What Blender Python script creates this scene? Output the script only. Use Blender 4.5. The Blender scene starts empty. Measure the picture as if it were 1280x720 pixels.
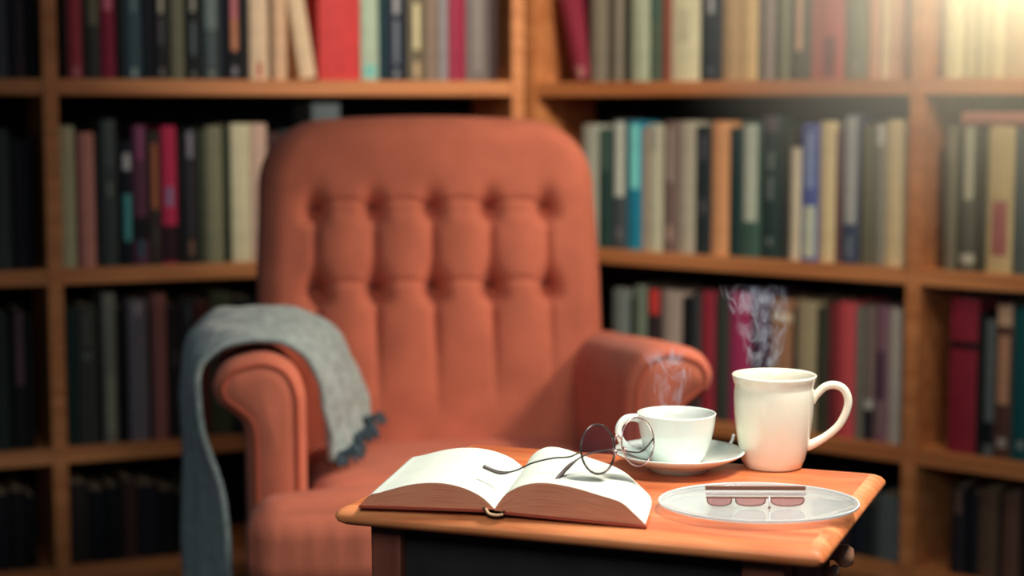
import bpy, bmesh, math, random
from mathutils import Vector, Matrix, noise
random.seed(7)
sc = bpy.context.scene
COL = sc.collection
PI = math.pi

# ------------------------------------------------------------------ camera model
CAM = Vector((0, 0, 1.12)); F = 2200.0; TH = math.atan(230 / F)
FWD = Vector((0, math.cos(TH), -math.sin(TH))); UPV = Vector((0, math.sin(TH), math.cos(TH)))
def ray(px, py):
    return FWD + Vector((1, 0, 0)) * ((px - 640) / F) + UPV * ((360 - py) / F)
def on_z(px, py, z):
    d = ray(px, py); return CAM + d * ((z - CAM.z) / d.z)
def on_plane(px, py, p, n):
    d = ray(px, py); return CAM + d * ((p - CAM).dot(n) / d.dot(n))

cam_d = bpy.data.cameras.new('camera'); cam = bpy.data.objects.new('camera', cam_d); COL.objects.link(cam)
cam.location = CAM; cam.rotation_euler = (PI / 2 - TH, 0, 0)
cam_d.sensor_width = 36; cam_d.lens = F * 36 / 1280; cam_d.clip_start = 0.05
cam_d.dof.use_dof = True; cam_d.dof.focus_distance = 1.86; cam_d.dof.aperture_fstop = 3.1
sc.camera = cam
sc.view_settings.view_transform = 'Standard'; sc.view_settings.look = 'None'
sc.view_settings.gamma = 1; sc.view_settings.use_curve_mapping = False
sc.view_settings.exposure = 0.0

# ------------------------------------------------------------------ materials
def lin(c):
    c /= 255.0
    return c / 12.92 if c <= .04045 else ((c + .055) / 1.055) ** 2.4
def L(rgb, k=1.0):
    return tuple(min(.92, max(.0008, lin(v) * k)) for v in rgb) + (1,)
def mat(name, rgb, rough=.6, spec=.3, k=1.0, var=.0, vscale=20, bump=0, bscale=200, metal=0, sheen=0, coat=0):
    m = bpy.data.materials.new(name); m.use_nodes = True
    nt = m.node_tree; b = nt.nodes['Principled BSDF']; c = L(rgb, k)
    b.inputs['Base Color'].default_value = c; b.inputs['Roughness'].default_value = rough
    b.inputs['Specular IOR Level'].default_value = spec; b.inputs['Metallic'].default_value = metal
    b.inputs['Sheen Weight'].default_value = sheen; b.inputs['Coat Weight'].default_value = coat
    tc = nt.nodes.new('ShaderNodeTexCoord')
    if var:
        n = nt.nodes.new('ShaderNodeTexNoise'); n.inputs['Scale'].default_value = vscale; n.inputs['Detail'].default_value = 4
        r = nt.nodes.new('ShaderNodeValToRGB')
        r.color_ramp.elements[0].position = .3; r.color_ramp.elements[1].position = .7
        r.color_ramp.elements[0].color = tuple(v * (1 - var) for v in c[:3]) + (1,)
        r.color_ramp.elements[1].color = tuple(min(1, v * (1 + var)) for v in c[:3]) + (1,)
        nt.links.new(tc.outputs['Object'], n.inputs['Vector']); nt.links.new(n.outputs['Fac'], r.inputs['Fac'])
        nt.links.new(r.outputs['Color'], b.inputs['Base Color'])
    if bump:
        n = nt.nodes.new('ShaderNodeTexNoise'); n.inputs['Scale'].default_value = bscale; n.inputs['Detail'].default_value = 3
        bp = nt.nodes.new('ShaderNodeBump'); bp.inputs['Strength'].default_value = bump; bp.inputs['Distance'].default_value = .002
        nt.links.new(tc.outputs['Object'], n.inputs['Vector']); nt.links.new(n.outputs['Fac'], bp.inputs['Height'])
        nt.links.new(bp.outputs['Normal'], b.inputs['Normal'])
    return m
def wood(name, dark, light, scale=(3, 40, 40), rough=.4, spec=.4, k=1.0, patch=0, coat=0):
    m = bpy.data.materials.new(name); m.use_nodes = True
    nt = m.node_tree; b = nt.nodes['Principled BSDF']; N = nt.nodes.new
    b.inputs['Roughness'].default_value = rough; b.inputs['Specular IOR Level'].default_value = spec
    b.inputs['Coat Weight'].default_value = coat; b.inputs['Coat Roughness'].default_value = .25
    tc = N('ShaderNodeTexCoord'); mp = N('ShaderNodeMapping'); mp.inputs['Scale'].default_value = scale
    n = N('ShaderNodeTexNoise'); n.inputs['Scale'].default_value = 1; n.inputs['Detail'].default_value = 6; n.inputs['Distortion'].default_value = .6
    r = N('ShaderNodeValToRGB'); r.color_ramp.elements[0].position = .32; r.color_ramp.elements[1].position = .68
    r.color_ramp.elements[0].color = L(dark, k); r.color_ramp.elements[1].color = L(light, k)
    nt.links.new(tc.outputs['Object'], mp.inputs['Vector']); nt.links.new(mp.outputs['Vector'], n.inputs['Vector'])
    nt.links.new(n.outputs['Fac'], r.inputs['Fac'])
    out = r.outputs['Color']
    if patch:
        n2 = N('ShaderNodeTexNoise'); n2.inputs['Scale'].default_value = 7; n2.inputs['Detail'].default_value = 3
        r2 = N('ShaderNodeValToRGB'); r2.color_ramp.elements[0].position = .35; r2.color_ramp.elements[1].position = .65
        r2.color_ramp.elements[0].color = (1 - patch,) * 3 + (1,); r2.color_ramp.elements[1].color = (1, 1, 1, 1)
        mx = N('ShaderNodeMix'); mx.data_type = 'RGBA'; mx.blend_type = 'MULTIPLY'; mx.inputs['Factor'].default_value = 1
        nt.links.new(tc.outputs['Object'], n2.inputs['Vector']); nt.links.new(n2.outputs['Fac'], r2.inputs['Fac'])
        nt.links.new(out, mx.inputs['A']); nt.links.new(r2.outputs['Color'], mx.inputs['B']); out = mx.outputs['Result']
    nt.links.new(out, b.inputs['Base Color'])
    bp = N('ShaderNodeBump'); bp.inputs['Strength'].default_value = .15; bp.inputs['Distance'].default_value = .001
    nt.links.new(n.outputs['Fac'], bp.inputs['Height']); nt.links.new(bp.outputs['Normal'], b.inputs['Normal'])
    return m
def glass(name, col=(.95, .97, .96, 1), rough=.03, milk=0.0, clear=.6):
    """thin clear glass: part straight-through, part glossy, optionally a little frosted"""
    m = bpy.data.materials.new(name); m.use_nodes = True; nt = m.node_tree
    for n in list(nt.nodes): nt.nodes.remove(n)
    N = nt.nodes.new; out = N('ShaderNodeOutputMaterial')
    tr = N('ShaderNodeBsdfTransparent'); tr.inputs['Color'].default_value = col
    gl = N('ShaderNodeBsdfGlossy'); gl.inputs['Roughness'].default_value = rough; gl.inputs['Color'].default_value = (1, 1, 1, 1)
    lw = N('ShaderNodeLayerWeight'); lw.inputs['Blend'].default_value = clear
    mx = N('ShaderNodeMixShader'); nt.links.new(lw.outputs['Fresnel'], mx.inputs[0]); nt.links.new(tr.outputs[0], mx.inputs[1]); nt.links.new(gl.outputs[0], mx.inputs[2])
    res = mx.outputs[0]
    if milk:
        df = N('ShaderNodeBsdfDiffuse'); df.inputs['Color'].default_value = (.8, .82, .8, 1)
        m2 = N('ShaderNodeMixShader'); m2.inputs[0].default_value = milk
        nt.links.new(res, m2.inputs[1]); nt.links.new(df.outputs[0], m2.inputs[2]); res = m2.outputs[0]
    nt.links.new(res, out.inputs['Surface'])
    return m

M = {}
M['shelf'] = wood('oak_shelf', (196, 118, 68), (234, 156, 98), (2, 30, 30), .45, k=.95)
M['case_back_shade'] = mat('case_back_shade', (26, 34, 40), .9, .1, k=.8)  # near-black colour stands in for the shade inside the shelves
M['fabric'] = mat('terracotta_fabric', (192, 106, 82), .85, .12, k=1.0, var=.10, vscale=14, bump=.35, bscale=260, sheen=.06)
M['button'] = mat('button_fabric', (176, 84, 60), .7, .3, bump=.2)
M['table'] = wood('orange_table_wood', (210, 92, 50), (250, 142, 88), (4, 46, 46), .34, .4, k=1.0, patch=.35, coat=.15)
M['table_edge'] = wood('lit_edge_wood', (200, 106, 60), (238, 148, 94), (8, 60, 60), .5, .3)  # paler than the top: light on the edge put into the colour
M['table_leg'] = wood('red_brown_leg', (112, 58, 44), (146, 78, 58), (30, 30, 3), .5, k=.8)
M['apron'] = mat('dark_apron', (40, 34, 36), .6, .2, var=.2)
M['china'] = mat('white_china', (232, 238, 228), .12, .5, coat=.3)
M['mug'] = mat('cream_china', (246, 238, 214), .16, .5, coat=.3)
M['tea'] = mat('tea', (120, 66, 30), .05, .5)
M['page'] = mat('paper', (228, 230, 214), .8, .15, var=.03, vscale=30)
M['gold'] = mat('gilt_loop', (220, 170, 130), .5, .4)
M['wire'] = mat('dark_wire', (84, 72, 70), .3, .5, metal=.7)
M['wire_pink'] = mat('rose_wire', (205, 165, 160), .25, .5, metal=.8)
M['wool'] = mat('grey_wool', (150, 160, 156), .95, .1, k=.9, var=.22, vscale=60, bump=.7, bscale=350, sheen=.3)
M['wool_dark'] = mat('slate_wool', (70, 84, 92), .95, .1, k=.9, var=.3, vscale=90, bump=.7, bscale=350)
M['knob'] = mat('pale_knob', (226, 160, 124), .3, .5)
M['leg_dark'] = wood('dark_chair_leg', (40, 24, 18), (62, 38, 26), (30, 30, 3), .5)
M['floor'] = wood('floor_boards', (44, 30, 24), (70, 46, 34), (12, 1.5, 12), .5)
M['wall'] = mat('wall_paint', (70, 66, 60), .9, .1)
M['brown_frame'] = mat('brown_frame', (120, 70, 50), .35, .5)
M['pale_metal'] = mat('pale_metal', (225, 205, 200), .25, .5, metal=.5)
M['glassdish'] = glass('dish_glass', rough=.08, milk=.18, clear=.5)
M['lens'] = glass('lens_glass', (.97, .97, .97, 1), .02, 0, .25)
M['lens_pink'] = glass('tinted_lens', (.80, .52, .52, 1), .1, .08, .4)

# page edges: reddish brown with fine sheet lines
def page_edge(name, a, b, axis_scale, kk=1):
    m = bpy.data.materials.new(name); m.use_nodes = True; nt = m.node_tree; N = nt.nodes.new
    bs = nt.nodes['Principled BSDF']; bs.inputs['Roughness'].default_value = .7; bs.inputs['Specular IOR Level'].default_value = .2
    uv = N('ShaderNodeUVMap'); mp = N('ShaderNodeMapping'); mp.inputs['Scale'].default_value = axis_scale
    n = N('ShaderNodeTexNoise'); n.inputs['Scale'].default_value = 1; n.inputs['Detail'].default_value = 5
    r = N('ShaderNodeValToRGB'); r.color_ramp.elements[0].position = .3; r.color_ramp.elements[1].position = .7
    r.color_ramp.elements[0].color = L(a, kk); r.color_ramp.elements[1].color = L(b, kk)
    nt.links.new(uv.outputs[0], mp.inputs['Vector']); nt.links.new(mp.outputs[0], n.inputs['Vector'])
    nt.links.new(n.outputs['Fac'], r.inputs['Fac']); nt.links.new(r.outputs[0], bs.inputs['Base Color'])
    return m
M['page_edge'] = page_edge('red_stained_page_edge', (200, 104, 74), (246, 160, 122), (4, 60, 1))

_cm = {}
def cmat(rgb, k=1.0, rough=.55):
    g_ = sum(rgb) / 3; rgb = tuple(v * .86 + g_ * .14 for v in rgb)
    key = (tuple(int(v) for v in rgb), round(k, 3), rough)
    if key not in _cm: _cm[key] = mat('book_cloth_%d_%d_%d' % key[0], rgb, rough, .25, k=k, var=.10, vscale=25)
    return _cm[key]

# ------------------------------------------------------------------ object helpers
def link(name, bm, m, parent=None, smooth=False, loc=None, rot=None, angle=None):
    me = bpy.data.meshes.new(name)
    bmesh.ops.recalc_face_normals(bm, faces=bm.faces); bm.to_mesh(me); bm.free()
    ms = m if isinstance(m, (list, tuple)) else [m]
    for x in ms: me.materials.append(x)
    o = bpy.data.objects.new(name, me); COL.objects.link(o)
    if parent: o.parent = parent
    if loc is not None: o.location = loc
    if rot is not None: o.rotation_euler = rot
    if smooth:
        for p in me.polygons: p.use_smooth = True
        if angle:
            try: me.set_sharp_from_angle(angle=math.radians(angle))
            except Exception: pass
    return o
def empty(name, loc=(0, 0, 0), rz=0, label=None, cat=None, group=None, kind=None):
    o = bpy.data.objects.new(name, None); COL.objects.link(o); o.location = loc; o.rotation_euler = (0, 0, rz)
    o.empty_display_size = .05
    return tag(o, label, cat, group, kind)
def tag(o, label=None, cat=None, group=None, kind=None):
    if label: o['label'] = label
    if cat: o['category'] = cat
    if group: o['group'] = group
    if kind: o['kind'] = kind
    return o
def box(bm, x0, x1, y0, y1, z0, z1, bev=0, seg=2, mi=0):
    g = bmesh.ops.create_cube(bm, size=1)
    vs = g['verts']
    for v in vs:
        v.co = Vector(((x0 + x1) / 2 + v.co.x * (x1 - x0), (y0 + y1) / 2 + v.co.y * (y1 - y0), (z0 + z1) / 2 + v.co.z * (z1 - z0)))
    fs = set(f for v in vs for f in v.link_faces)
    for f in fs: f.material_index = mi
    if bev:
        es = list(set(e for v in vs for e in v.link_edges))
        bmesh.ops.bevel(bm, geom=es, offset=bev, segments=seg, profile=.5, affect='EDGES')
def boxo(name, b, m, parent=None, bev=0, seg=2, smooth=False, **k):
    bm = bmesh.new(); box(bm, *b, bev=bev, seg=seg); return link(name, bm, m, parent, smooth, **k)
def lathe(bm, prof, n=64, c=(0, 0, 0), mi=0):
    rings = []
    for r, z in prof:
        if r < 1e-6: rings.append([bm.verts.new((c[0], c[1], c[2] + z))])
        else: rings.append([bm.verts.new((c[0] + r * math.cos(2 * PI * i / n), c[1] + r * math.sin(2 * PI * i / n), c[2] + z)) for i in range(n)])
    for a, b in zip(rings, rings[1:]):
        for i in range(n):
            j = (i + 1) % n
            if len(a) == 1 and len(b) == 1: continue
            if len(a) == 1: f = bm.faces.new((a[0], b[i], b[j]))
            elif len(b) == 1: f = bm.faces.new((a[i], b[0], a[j]))
            else: f = bm.faces.new((a[i], b[i], b[j], a[j]))
            f.material_index = mi
def catmull(pts, n=8, closed=False):
    P = [Vector(p) for p in pts]; out = []; m = len(P)
    rng = range(m) if closed else range(m - 1)
    for i in rng:
        if closed: p0, p1, p2, p3 = P[(i - 1) % m], P[i], P[(i + 1) % m], P[(i + 2) % m]
        else: p0, p1, p2, p3 = P[max(0, i - 1)], P[i], P[i + 1], P[min(m - 1, i + 2)]
        for k in range(n):
            t = k / n
            out.append(.5 * ((2 * p1) + (p2 - p0) * t + (2 * p0 - 5 * p1 + 4 * p2 - p3) * t * t + (3 * p1 - p0 - 3 * p2 + p3) * t ** 3))
    if not closed: out.append(P[-1])
    return out
def tube(bm, pts, rad, n=10, closed=False, flat=None):
    """rad: number or function of 0..1; flat: (sx, sy) scaling of the section"""
    m = len(pts); rings = []; prev = None
    for i, p in enumerate(pts):
        if closed: t = pts[(i + 1) % m] - pts[(i - 1) % m]
        else: t = pts[min(m - 1, i + 1)] - pts[max(0, i - 1)]
        t.normalize()
        if prev is None:
            a = Vector((0, 0, 1)) if abs(t.z) < .9 else Vector((1, 0, 0))
            u = t.cross(a).normalized()
        else: u = (prev - t * prev.dot(t)).normalized()
        prev = u; v = t.cross(u)
        r = rad(i / max(1, m - 1)) if callable(rad) else rad
        fx, fy = flat or (1, 1)
        rings.append([bm.verts.new(p + (u * math.cos(2 * PI * k / n) * fx + v * math.sin(2 * PI * k / n) * fy) * r) for k in range(n)])
    for i in range(m if closed else m - 1):
        a, b = rings[i], rings[(i + 1) % m]
        for k in range(n):
            bm.faces.new((a[k], a[(k + 1) % n], b[(k + 1) % n], b[k]))
    if not closed: bm.faces.new(rings[0][::-1]); bm.faces.new(rings[-1])
def grid(bm, rows, closed_u=False, mi=0):
    V = [[bm.verts.new(p) for p in r] for r in rows]
    for a, b in zip(V, V[1:]):
        n = len(a)
        for i in range(n if closed_u else n - 1):
            f = bm.faces.new((a[i], a[(i + 1) % n], b[(i + 1) % n], b[i])); f.material_index = mi
    return V

# ------------------------------------------------------------------ room shell
DL = Vector((.922, .387, 0)).normalized(); NL = Vector((-DL.y, DL.x, 0))      # left case: along / into the case
DR = Vector((.773, -.635, 0)).normalized(); NR = Vector((-DR.y, DR.x, 0))
PL = on_plane(651, 200, Vector((.022, 4.39, 0)), Vector((0, 1, 0))); PL = Vector((.022, 4.39, 0))
PR = Vector((.033, 4.67, 0))
boxo('floor', (-4, 4, -1.5, 6, -.05, 0), M['floor'])['kind'] = 'structure'
def wall(name, p, d, n, a, b):
    bm = bmesh.new(); q = p + n * .36
    vs = []
    for s, off in ((a, 0), (b, 0), (b, .1), (a, .1)):
        w = q + d * s + n * off; vs.append(w)
    lo = [bm.verts.new((w.x, w.y, 0)) for w in vs]; hi = [bm.verts.new((w.x, w.y, 2.7)) for w in vs]
    bm.faces.new(lo); bm.faces.new(hi)
    for i in range(4): bm.faces.new((lo[i], lo[(i + 1) % 4], hi[(i + 1) % 4], hi[i]))
    link(name, bm, M['wall'])['kind'] = 'structure'
wall('wall_left', PL, DL, NL, -3.2, .22)
wall('wall_right', PR, DR, NR, -.24, 3.2)

# ------------------------------------------------------------------ bookcases
SH = [1.176, .749, .338]       # shelf tops
ST = .036; DEPTH = .28; UP = .034
ALLZ = [.06, .338, .749, 1.176, 1.60, 2.03]
def t_at(px, P, D, N, back=0.0, py=250):
    p = on_plane(px, py, P + N * back, N); return (p - P).dot(D)
def z_at(px, py, P, D, N, back=0.0):
    return on_plane(px, py, P + N * back, N).z
def frame_of(P, D, N):
    return Matrix(((D.x, N.x, 0, P.x), (D.y, N.y, 0, P.y), (0, 0, 1, 0), (0, 0, 0, 1)))
def bookcase(P, D, N, ups, label):
    root = empty('bookcase', P, math.atan2(D.y, D.x), label, 'bookcase')
    for t0 in ups:
        boxo('side_panel', (t0, t0 + UP, 0, DEPTH, 0, 2.10), M['shelf'], root, bev=.002)
    for a, b in zip(ups, ups[1:]):
        for z in ALLZ:
            boxo('shelf', (a + UP, b, .003, DEPTH - .012, z - ST, z), M['shelf'], root, bev=.002)
        boxo('back_panel', (a + UP, b, DEPTH - .012, DEPTH, 0, 2.09), M['case_back_shade'], root)
    boxo('top_panel', (ups[0] - .01, ups[-1] + UP + .01, -.01, DEPTH, 2.10, 2.135), M['shelf'], root, bev=.003)
    boxo('plinth', (ups[0] + UP, ups[-1], .02, .04, 0, .024), M['shelf'], root)
    return root
tl1 = t_at(57, PL, DL, NL); tlr = t_at(640, PL, DL, NL)
UPL = [tl1 - .72, tl1, tlr]
tr1 = t_at(1134, PR, DR, NR)
UPR = [0.0, tr1, tr1 + .74]
bookcase(PL, DL, NL, UPL, 'light oak bookcase on the left, running into the corner behind the armchair')
bookcase(PR, DR, NR, UPR, 'light oak bookcase on the right, running from the corner past the table')

# ------------------------------------------------------------------ shelved books
def spine_profile(w, n=6):
    bulge = min(.005, w * .16)
    return [(-w / 2 + w * i / n, -bulge * (1 - (2 * i / n - 1) ** 2)) for i in range(n + 1)]
def make_book(w, h, d, rgb, bands, k, parent_loc, rz, tilt=0, flat=False, m=None):
    """top-level mesh = case (spine + boards); children: pages, title_label"""
    th = min(.0025, w * .15)
    bm = bmesh.new(); sp = spine_profile(w)
    outer = [(w / 2, d)] + [(x, y) for x, y in sp[::-1]] + [(-w / 2, d)]
    inner = [(w / 2 - th, d)] + [(x * (1 - 2 * th / w), y + th) for x, y in sp[::-1]] + [(-w / 2 + th, d)]
    lo_o = [bm.verts.new((x, y, 0)) for x, y in outer]; hi_o = [bm.verts.new((x, y, h)) for x, y in outer]
    lo_i = [bm.verts.new((x, y, 0)) for x, y in inner]; hi_i = [bm.verts.new((x, y, h)) for x, y in inner]
    for i in range(len(outer) - 1):
        bm.faces.new((lo_o[i], lo_o[i + 1], hi_o[i + 1], hi_o[i])); bm.faces.new((lo_i[i], hi_i[i], hi_i[i + 1], lo_i[i + 1]))
        bm.faces.new((hi_o[i], hi_o[i + 1], hi_i[i + 1], hi_i[i])); bm.faces.new((lo_o[i], lo_i[i], lo_i[i + 1], lo_o[i + 1]))
    for a in (0, -1): bm.faces.new((lo_o[a], hi_o[a], hi_i[a], lo_i[a]))
    o = link('book', bm, m or cmat(rgb, k), None)
    bm = bmesh.new(); box(bm, -w / 2 + th * 1.05, w / 2 - th * 1.05, th * 1.3, d - .004, .003, h - .004)
    link('pages', bm, M['old_pages'], o)
    for (v0, v1, c2, inset) in bands:      # v measured from the bottom of the spine, 0..1
        bm = bmesh.new(); s2 = [(x * (1 - inset), y - .0006) for x, y in sp]
        z0, z1 = v0 * h, v1 * h
        lo = [bm.verts.new((x, y, z0)) for x, y in s2]; hi = [bm.verts.new((x, y, z1)) for x, y in s2]
        for i in range(len(s2) - 1): bm.faces.new((lo[i], lo[i + 1], hi[i + 1], hi[i]))
        lb = link('title_label', bm, cmat(c2, k), o)
    o.location = parent_loc
    if flat: o.rotation_euler = (0, PI / 2, rz)
    else: o.rotation_euler = (0, 0, rz)
    if tilt:
        o.rotation_euler = (Matrix.Rotation(rz, 3, 'Z') @ Matrix.Rotation(tilt, 3, 'Y')).to_euler()
    return o
M['old_pages'] = mat('old_pages', (200, 180, 150), .85, .1, k=.7)

# rows: (x0, x1, ytop px, rgb, look, neighbour word, bands [(ypix0, ypix1, rgb, inset)])
K = dict(LT=1.0, L2=1.0, L3=1.0, L4=1.0)
rows = {}
rows['left', 0] = [
 (78, 84, -62, (26, 26, 26), 'thin black', 'black', []),
 (84.5, 102, -72, (160, 46, 62), 'wide crimson', 'crimson', [(84, 95, (190, 110, 110), .2)]),
 (102.5, 107, -60, (24, 24, 26), 'thin black', 'black', []),
 (107, 125, -70, (52, 52, 46), 'dark grey book with olive head', 'dark grey', [(-60, 32, (104, 102, 78), .1)]),
 (125.5, 143.5, -76, (142, 20, 56), 'crimson book with pale pink label', 'crimson', [(-40, 13, (205, 100, 120), .12)]),
 (144, 156, -64, (14, 16, 22), 'black', 'black', []),
 (156.5, 177, -70, (52, 78, 88), 'slate teal', 'slate teal', [(-30, 15, (100, 125, 130), .3), (86, 96, (140, 160, 155), .25)]),
 (177.5, 190, -58, (8, 18, 34), 'navy', 'navy', []),
 (190.5, 212, -66, (22, 22, 28), 'black book with beige label', 'black', [(-20, 17, (165, 155, 135), .35), (24, 56, (84, 80, 84), .4), (86, 96, (110, 105, 105), .4)]),
 (213, 230, -74, (108, 108, 86), 'olive grey', 'olive grey', []),
 (230.5, 251, -66, (14, 22, 24), 'black book with three grey labels', 'black', [(-20, 15, (150, 145, 132), .35), (28, 70, (84, 100, 106), .4), (90, 97, (110, 110, 105), .4)]),
 (252, 275, -72, (50, 64, 66), 'slate', 'slate', [(-30, 38, (104, 122, 120), .15), (40, 84, (80, 96, 100), .3), (88, 96, (120, 130, 125), .3)]),
 (275.5, 283, -60, (10, 18, 36), 'thin navy', 'navy', []),
 (283.5, 302, -66, (16, 18, 22), 'black book with pink to orange label', 'black', [(-20, 24, (205, 110, 120), .22), (24, 64, (208, 128, 92), .22), (84, 95, (130, 125, 140), .25)]),
 (302.5, 311, -64, (40, 38, 40), 'charcoal', 'charcoal', []),
 (312, 335, -72, (228, 194, 156), 'wide cream book with red foot', 'cream', [(78, 97, (190, 60, 50), .45)]),
 (335.5, 341, -60, (120, 84, 62), 'thin brown', 'brown', []),
 (341.5, 358, -68, (224, 178, 138), 'tan', 'tan', []),
 (398, 450, -80, (218, 52, 52), 'very wide bright red binder', 'bright red', [(83, 89, (150, 30, 40), .82)]),
 (451, 473, -66, (166, 186, 160), 'mint', 'mint', [(82, 97, (110, 190, 180), .1)]),
 (473.5, 482, -62, (12, 56, 66), 'thin dark teal', 'dark teal', []),
 (482.5, 508, -70, (18, 32, 50), 'navy book with grey label', 'navy', [(-10, 18, (150, 148, 150), .35), (26, 80, (104, 112, 124), .45), (88, 97, (120, 125, 130), .45)]),
 (509, 532, -72, (104, 92, 70), 'olive brown book with cream label', 'olive brown', [(5, 62, (208, 194, 144), .3), (78, 97, (190, 160, 120), .35)]),
 (532.5, 548, -68, (134, 112, 96), 'taupe', 'taupe', []),
 (548.5, 560, -60, (140, 134, 134), 'thin light grey', 'light grey', []),
 (560.5, 582, -70, (156, 30, 62), 'raspberry', 'raspberry', []),
 (582.5, 612, -74, (108, 98, 94), 'wide warm grey', 'warm grey', [(-30, 90, (136, 126, 120), .35)]),
 (612.5, 622, -66, (62, 44, 44), 'dark brown', 'dark brown', []),
]
rows['left', 1] = [
 (76, 94.5, 158, (172, 174, 134), 'sage cream', 'sage cream', [(162, 196, (196, 176, 140), .3)]),
 (95, 99, 172, (120, 40, 44), 'thin dark red', 'dark red', []),
 (99.5, 118.5, 166, (200, 128, 114), 'salmon', 'salmon', []),
 (119, 126, 172, (26, 28, 28), 'thin black', 'black', []),
 (126.5, 146.5, 150, (56, 66, 66), 'tall slate grey', 'slate grey', [(228, 246, (110, 116, 104), .4), (150, 208, (72, 86, 84), .15)]),
 (147, 151.5, 168, (10, 14, 26), 'thin navy', 'navy', []),
 (152, 166, 176, (16, 22, 34), 'navy book with white and teal labels', 'navy', [(192, 213, (178, 176, 180), .12), (243, 302, (66, 150, 150), .12)]),
 (166.5, 184.5, 157, (92, 46, 70), 'plum', 'plum', [(158, 200, (146, 66, 112), .2), (272, 300, (20, 20, 26), .0), (300, 322, (14, 92, 100), .25)]),
 (185, 202, 164, (54, 44, 40), 'brown book with orange label', 'brown', [(180, 262, (184, 100, 60), .25), (288, 308, (70, 72, 62), .4)]),
 (202.5, 221, 158, (200, 34, 76), 'bright raspberry', 'raspberry', [(234, 258, (130, 110, 150), .2), (282, 328, (50, 20, 32), .0)]),
 (221.5, 228, 168, (14, 14, 18), 'thin black', 'black', []),
 (228.5, 248, 161, (34, 34, 38), 'charcoal book with lilac grey label', 'charcoal', [(165, 198, (138, 134, 148), .25), (300, 320, (140, 96, 74), .45), (205, 295, (56, 52, 58), .4)]),
 (248.5, 258, 164, (62, 70, 54), 'dark olive', 'dark olive', []),
 (258.5, 279, 158, (128, 128, 98), 'olive', 'olive', []),
 (279.5, 289, 162, (34, 48, 34), 'dark green', 'dark green', []),
 (289.5, 313.5, 155, (212, 202, 162), 'wide cream', 'cream', []),
 (314, 334, 155, (208, 170, 148), 'pinkish cream', 'pinkish cream', [(225, 330, (190, 120, 122), .35)]),
 (334.5, 352, 166, (70, 40, 40), 'dark maroon', 'maroon', []),
 (352.5, 372, 163, (46, 60, 60), 'dark slate', 'dark slate', []),
 (391, 426, 130, (84, 96, 100), 'tall wide grey', 'grey', []),
]
rows['left', 2] = [
 (84.5, 96, 386, (20, 52, 52), 'dark teal', 'dark teal', []),
 (97, 122, 382, (58, 62, 56), 'wide grey green', 'grey green', [(392, 432, (84, 84, 76), .3), (440, 450, (90, 98, 90), .2)]),
 (122.5, 129, 390, (18, 24, 26), 'thin black', 'black', []),
 (129.5, 145.5, 367, (124, 124, 112), 'light grey', 'light grey', [(470, 540, (150, 150, 126), .2)]),
 (146, 161, 384, (14, 16, 22), 'black', 'black', []),
 (161.5, 185, 375, (118, 110, 118), 'mauve grey', 'mauve grey', [(380, 394, (168, 160, 165), .4)]),
 (185.5, 190.5, 388, (18, 18, 22), 'thin black', 'black', []),
 (191, 209, 368, (164, 96, 88), 'dusty rose', 'dusty rose', []),
 (209.5, 229, 382, (40, 30, 32), 'dark brown', 'dark brown', [(438, 460, (84, 70, 74), .4)]),
 (229.5, 243, 376, (52, 52, 58), 'charcoal', 'charcoal', [(385, 400, (96, 96, 104), .4)]),
 (244, 263, 376, (92, 38, 32), 'dark red', 'dark red', []),
 (264, 290, 366, (66, 74, 50), 'dark olive', 'dark olive', []),
 (291, 318, 372, (28, 40, 38), 'dark green', 'dark green', []),
]
rows['left', 3] = [
 (85, 113, 604, (46, 38, 38), 'wide dark brown', 'dark brown', []),
 (114, 134, 612, (18, 24, 30), 'black', 'black', []),
 (135, 153, 608, (20, 24, 24), 'dark green', 'dark green', []),
 (154, 172, 600, (76, 48, 42), 'reddish brown', 'reddish brown', []),
 (173, 200, 606, (30, 28, 40), 'dark plum', 'plum', []),
 (201, 220, 612, (20, 22, 28), 'charcoal', 'charcoal', []),
 (221, 236, 616, (16, 20, 24), 'dark slate', 'slate', []),
 (237, 253, 606, (84, 78, 56), 'olive', 'olive', []),
 (254, 280, 612, (20, 24, 30), 'navy', 'navy', []),
]
rows['far left', 0] = [
 (-16, 8, -60, (62, 68, 84), 'slate blue', 'slate blue', [(90, 97, (60, 84, 80), .2)]),
 (9, 14, -50, (20, 22, 30), 'thin black', 'black', []),
 (14.5, 31, -64, (60, 44, 50), 'dull maroon', 'maroon', []),
 (31.5, 46, -56, (16, 16, 20), 'black', 'black', []),
]
rows['far left', 1] = [
 (-10, 12, 162, (56, 68, 68), 'slate', 'slate', []),
 (13, 23, 172, (18, 20, 26), 'black', 'black', []),
 (23.5, 32, 176, (30, 28, 42), 'dark plum', 'plum', []),
 (32.5, 42, 170, (16, 20, 28), 'navy', 'navy', []),
]
rows['far left', 2] = [
 (-10, 11, 392, (36, 50, 48), 'dark green grey', 'green grey', []),
 (12, 17, 400, (16, 20, 22), 'thin black', 'black', []),
 (17.5, 32, 388, (30, 28, 32), 'charcoal book with dusty mauve label', 'charcoal', [(390, 482, (98, 72, 78), .12)]),
 (32.5, 42, 396, (20, 22, 24), 'black', 'black', []),
]
rows['far left', 3] = [
 (-6, 14, 618, (24, 26, 32), 'navy', 'navy', []),
 (15, 34, 614, (30, 26, 26), 'dark brown', 'dark brown', []),
 (35, 46, 620, (16, 18, 22), 'black', 'black', []),
]
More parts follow.
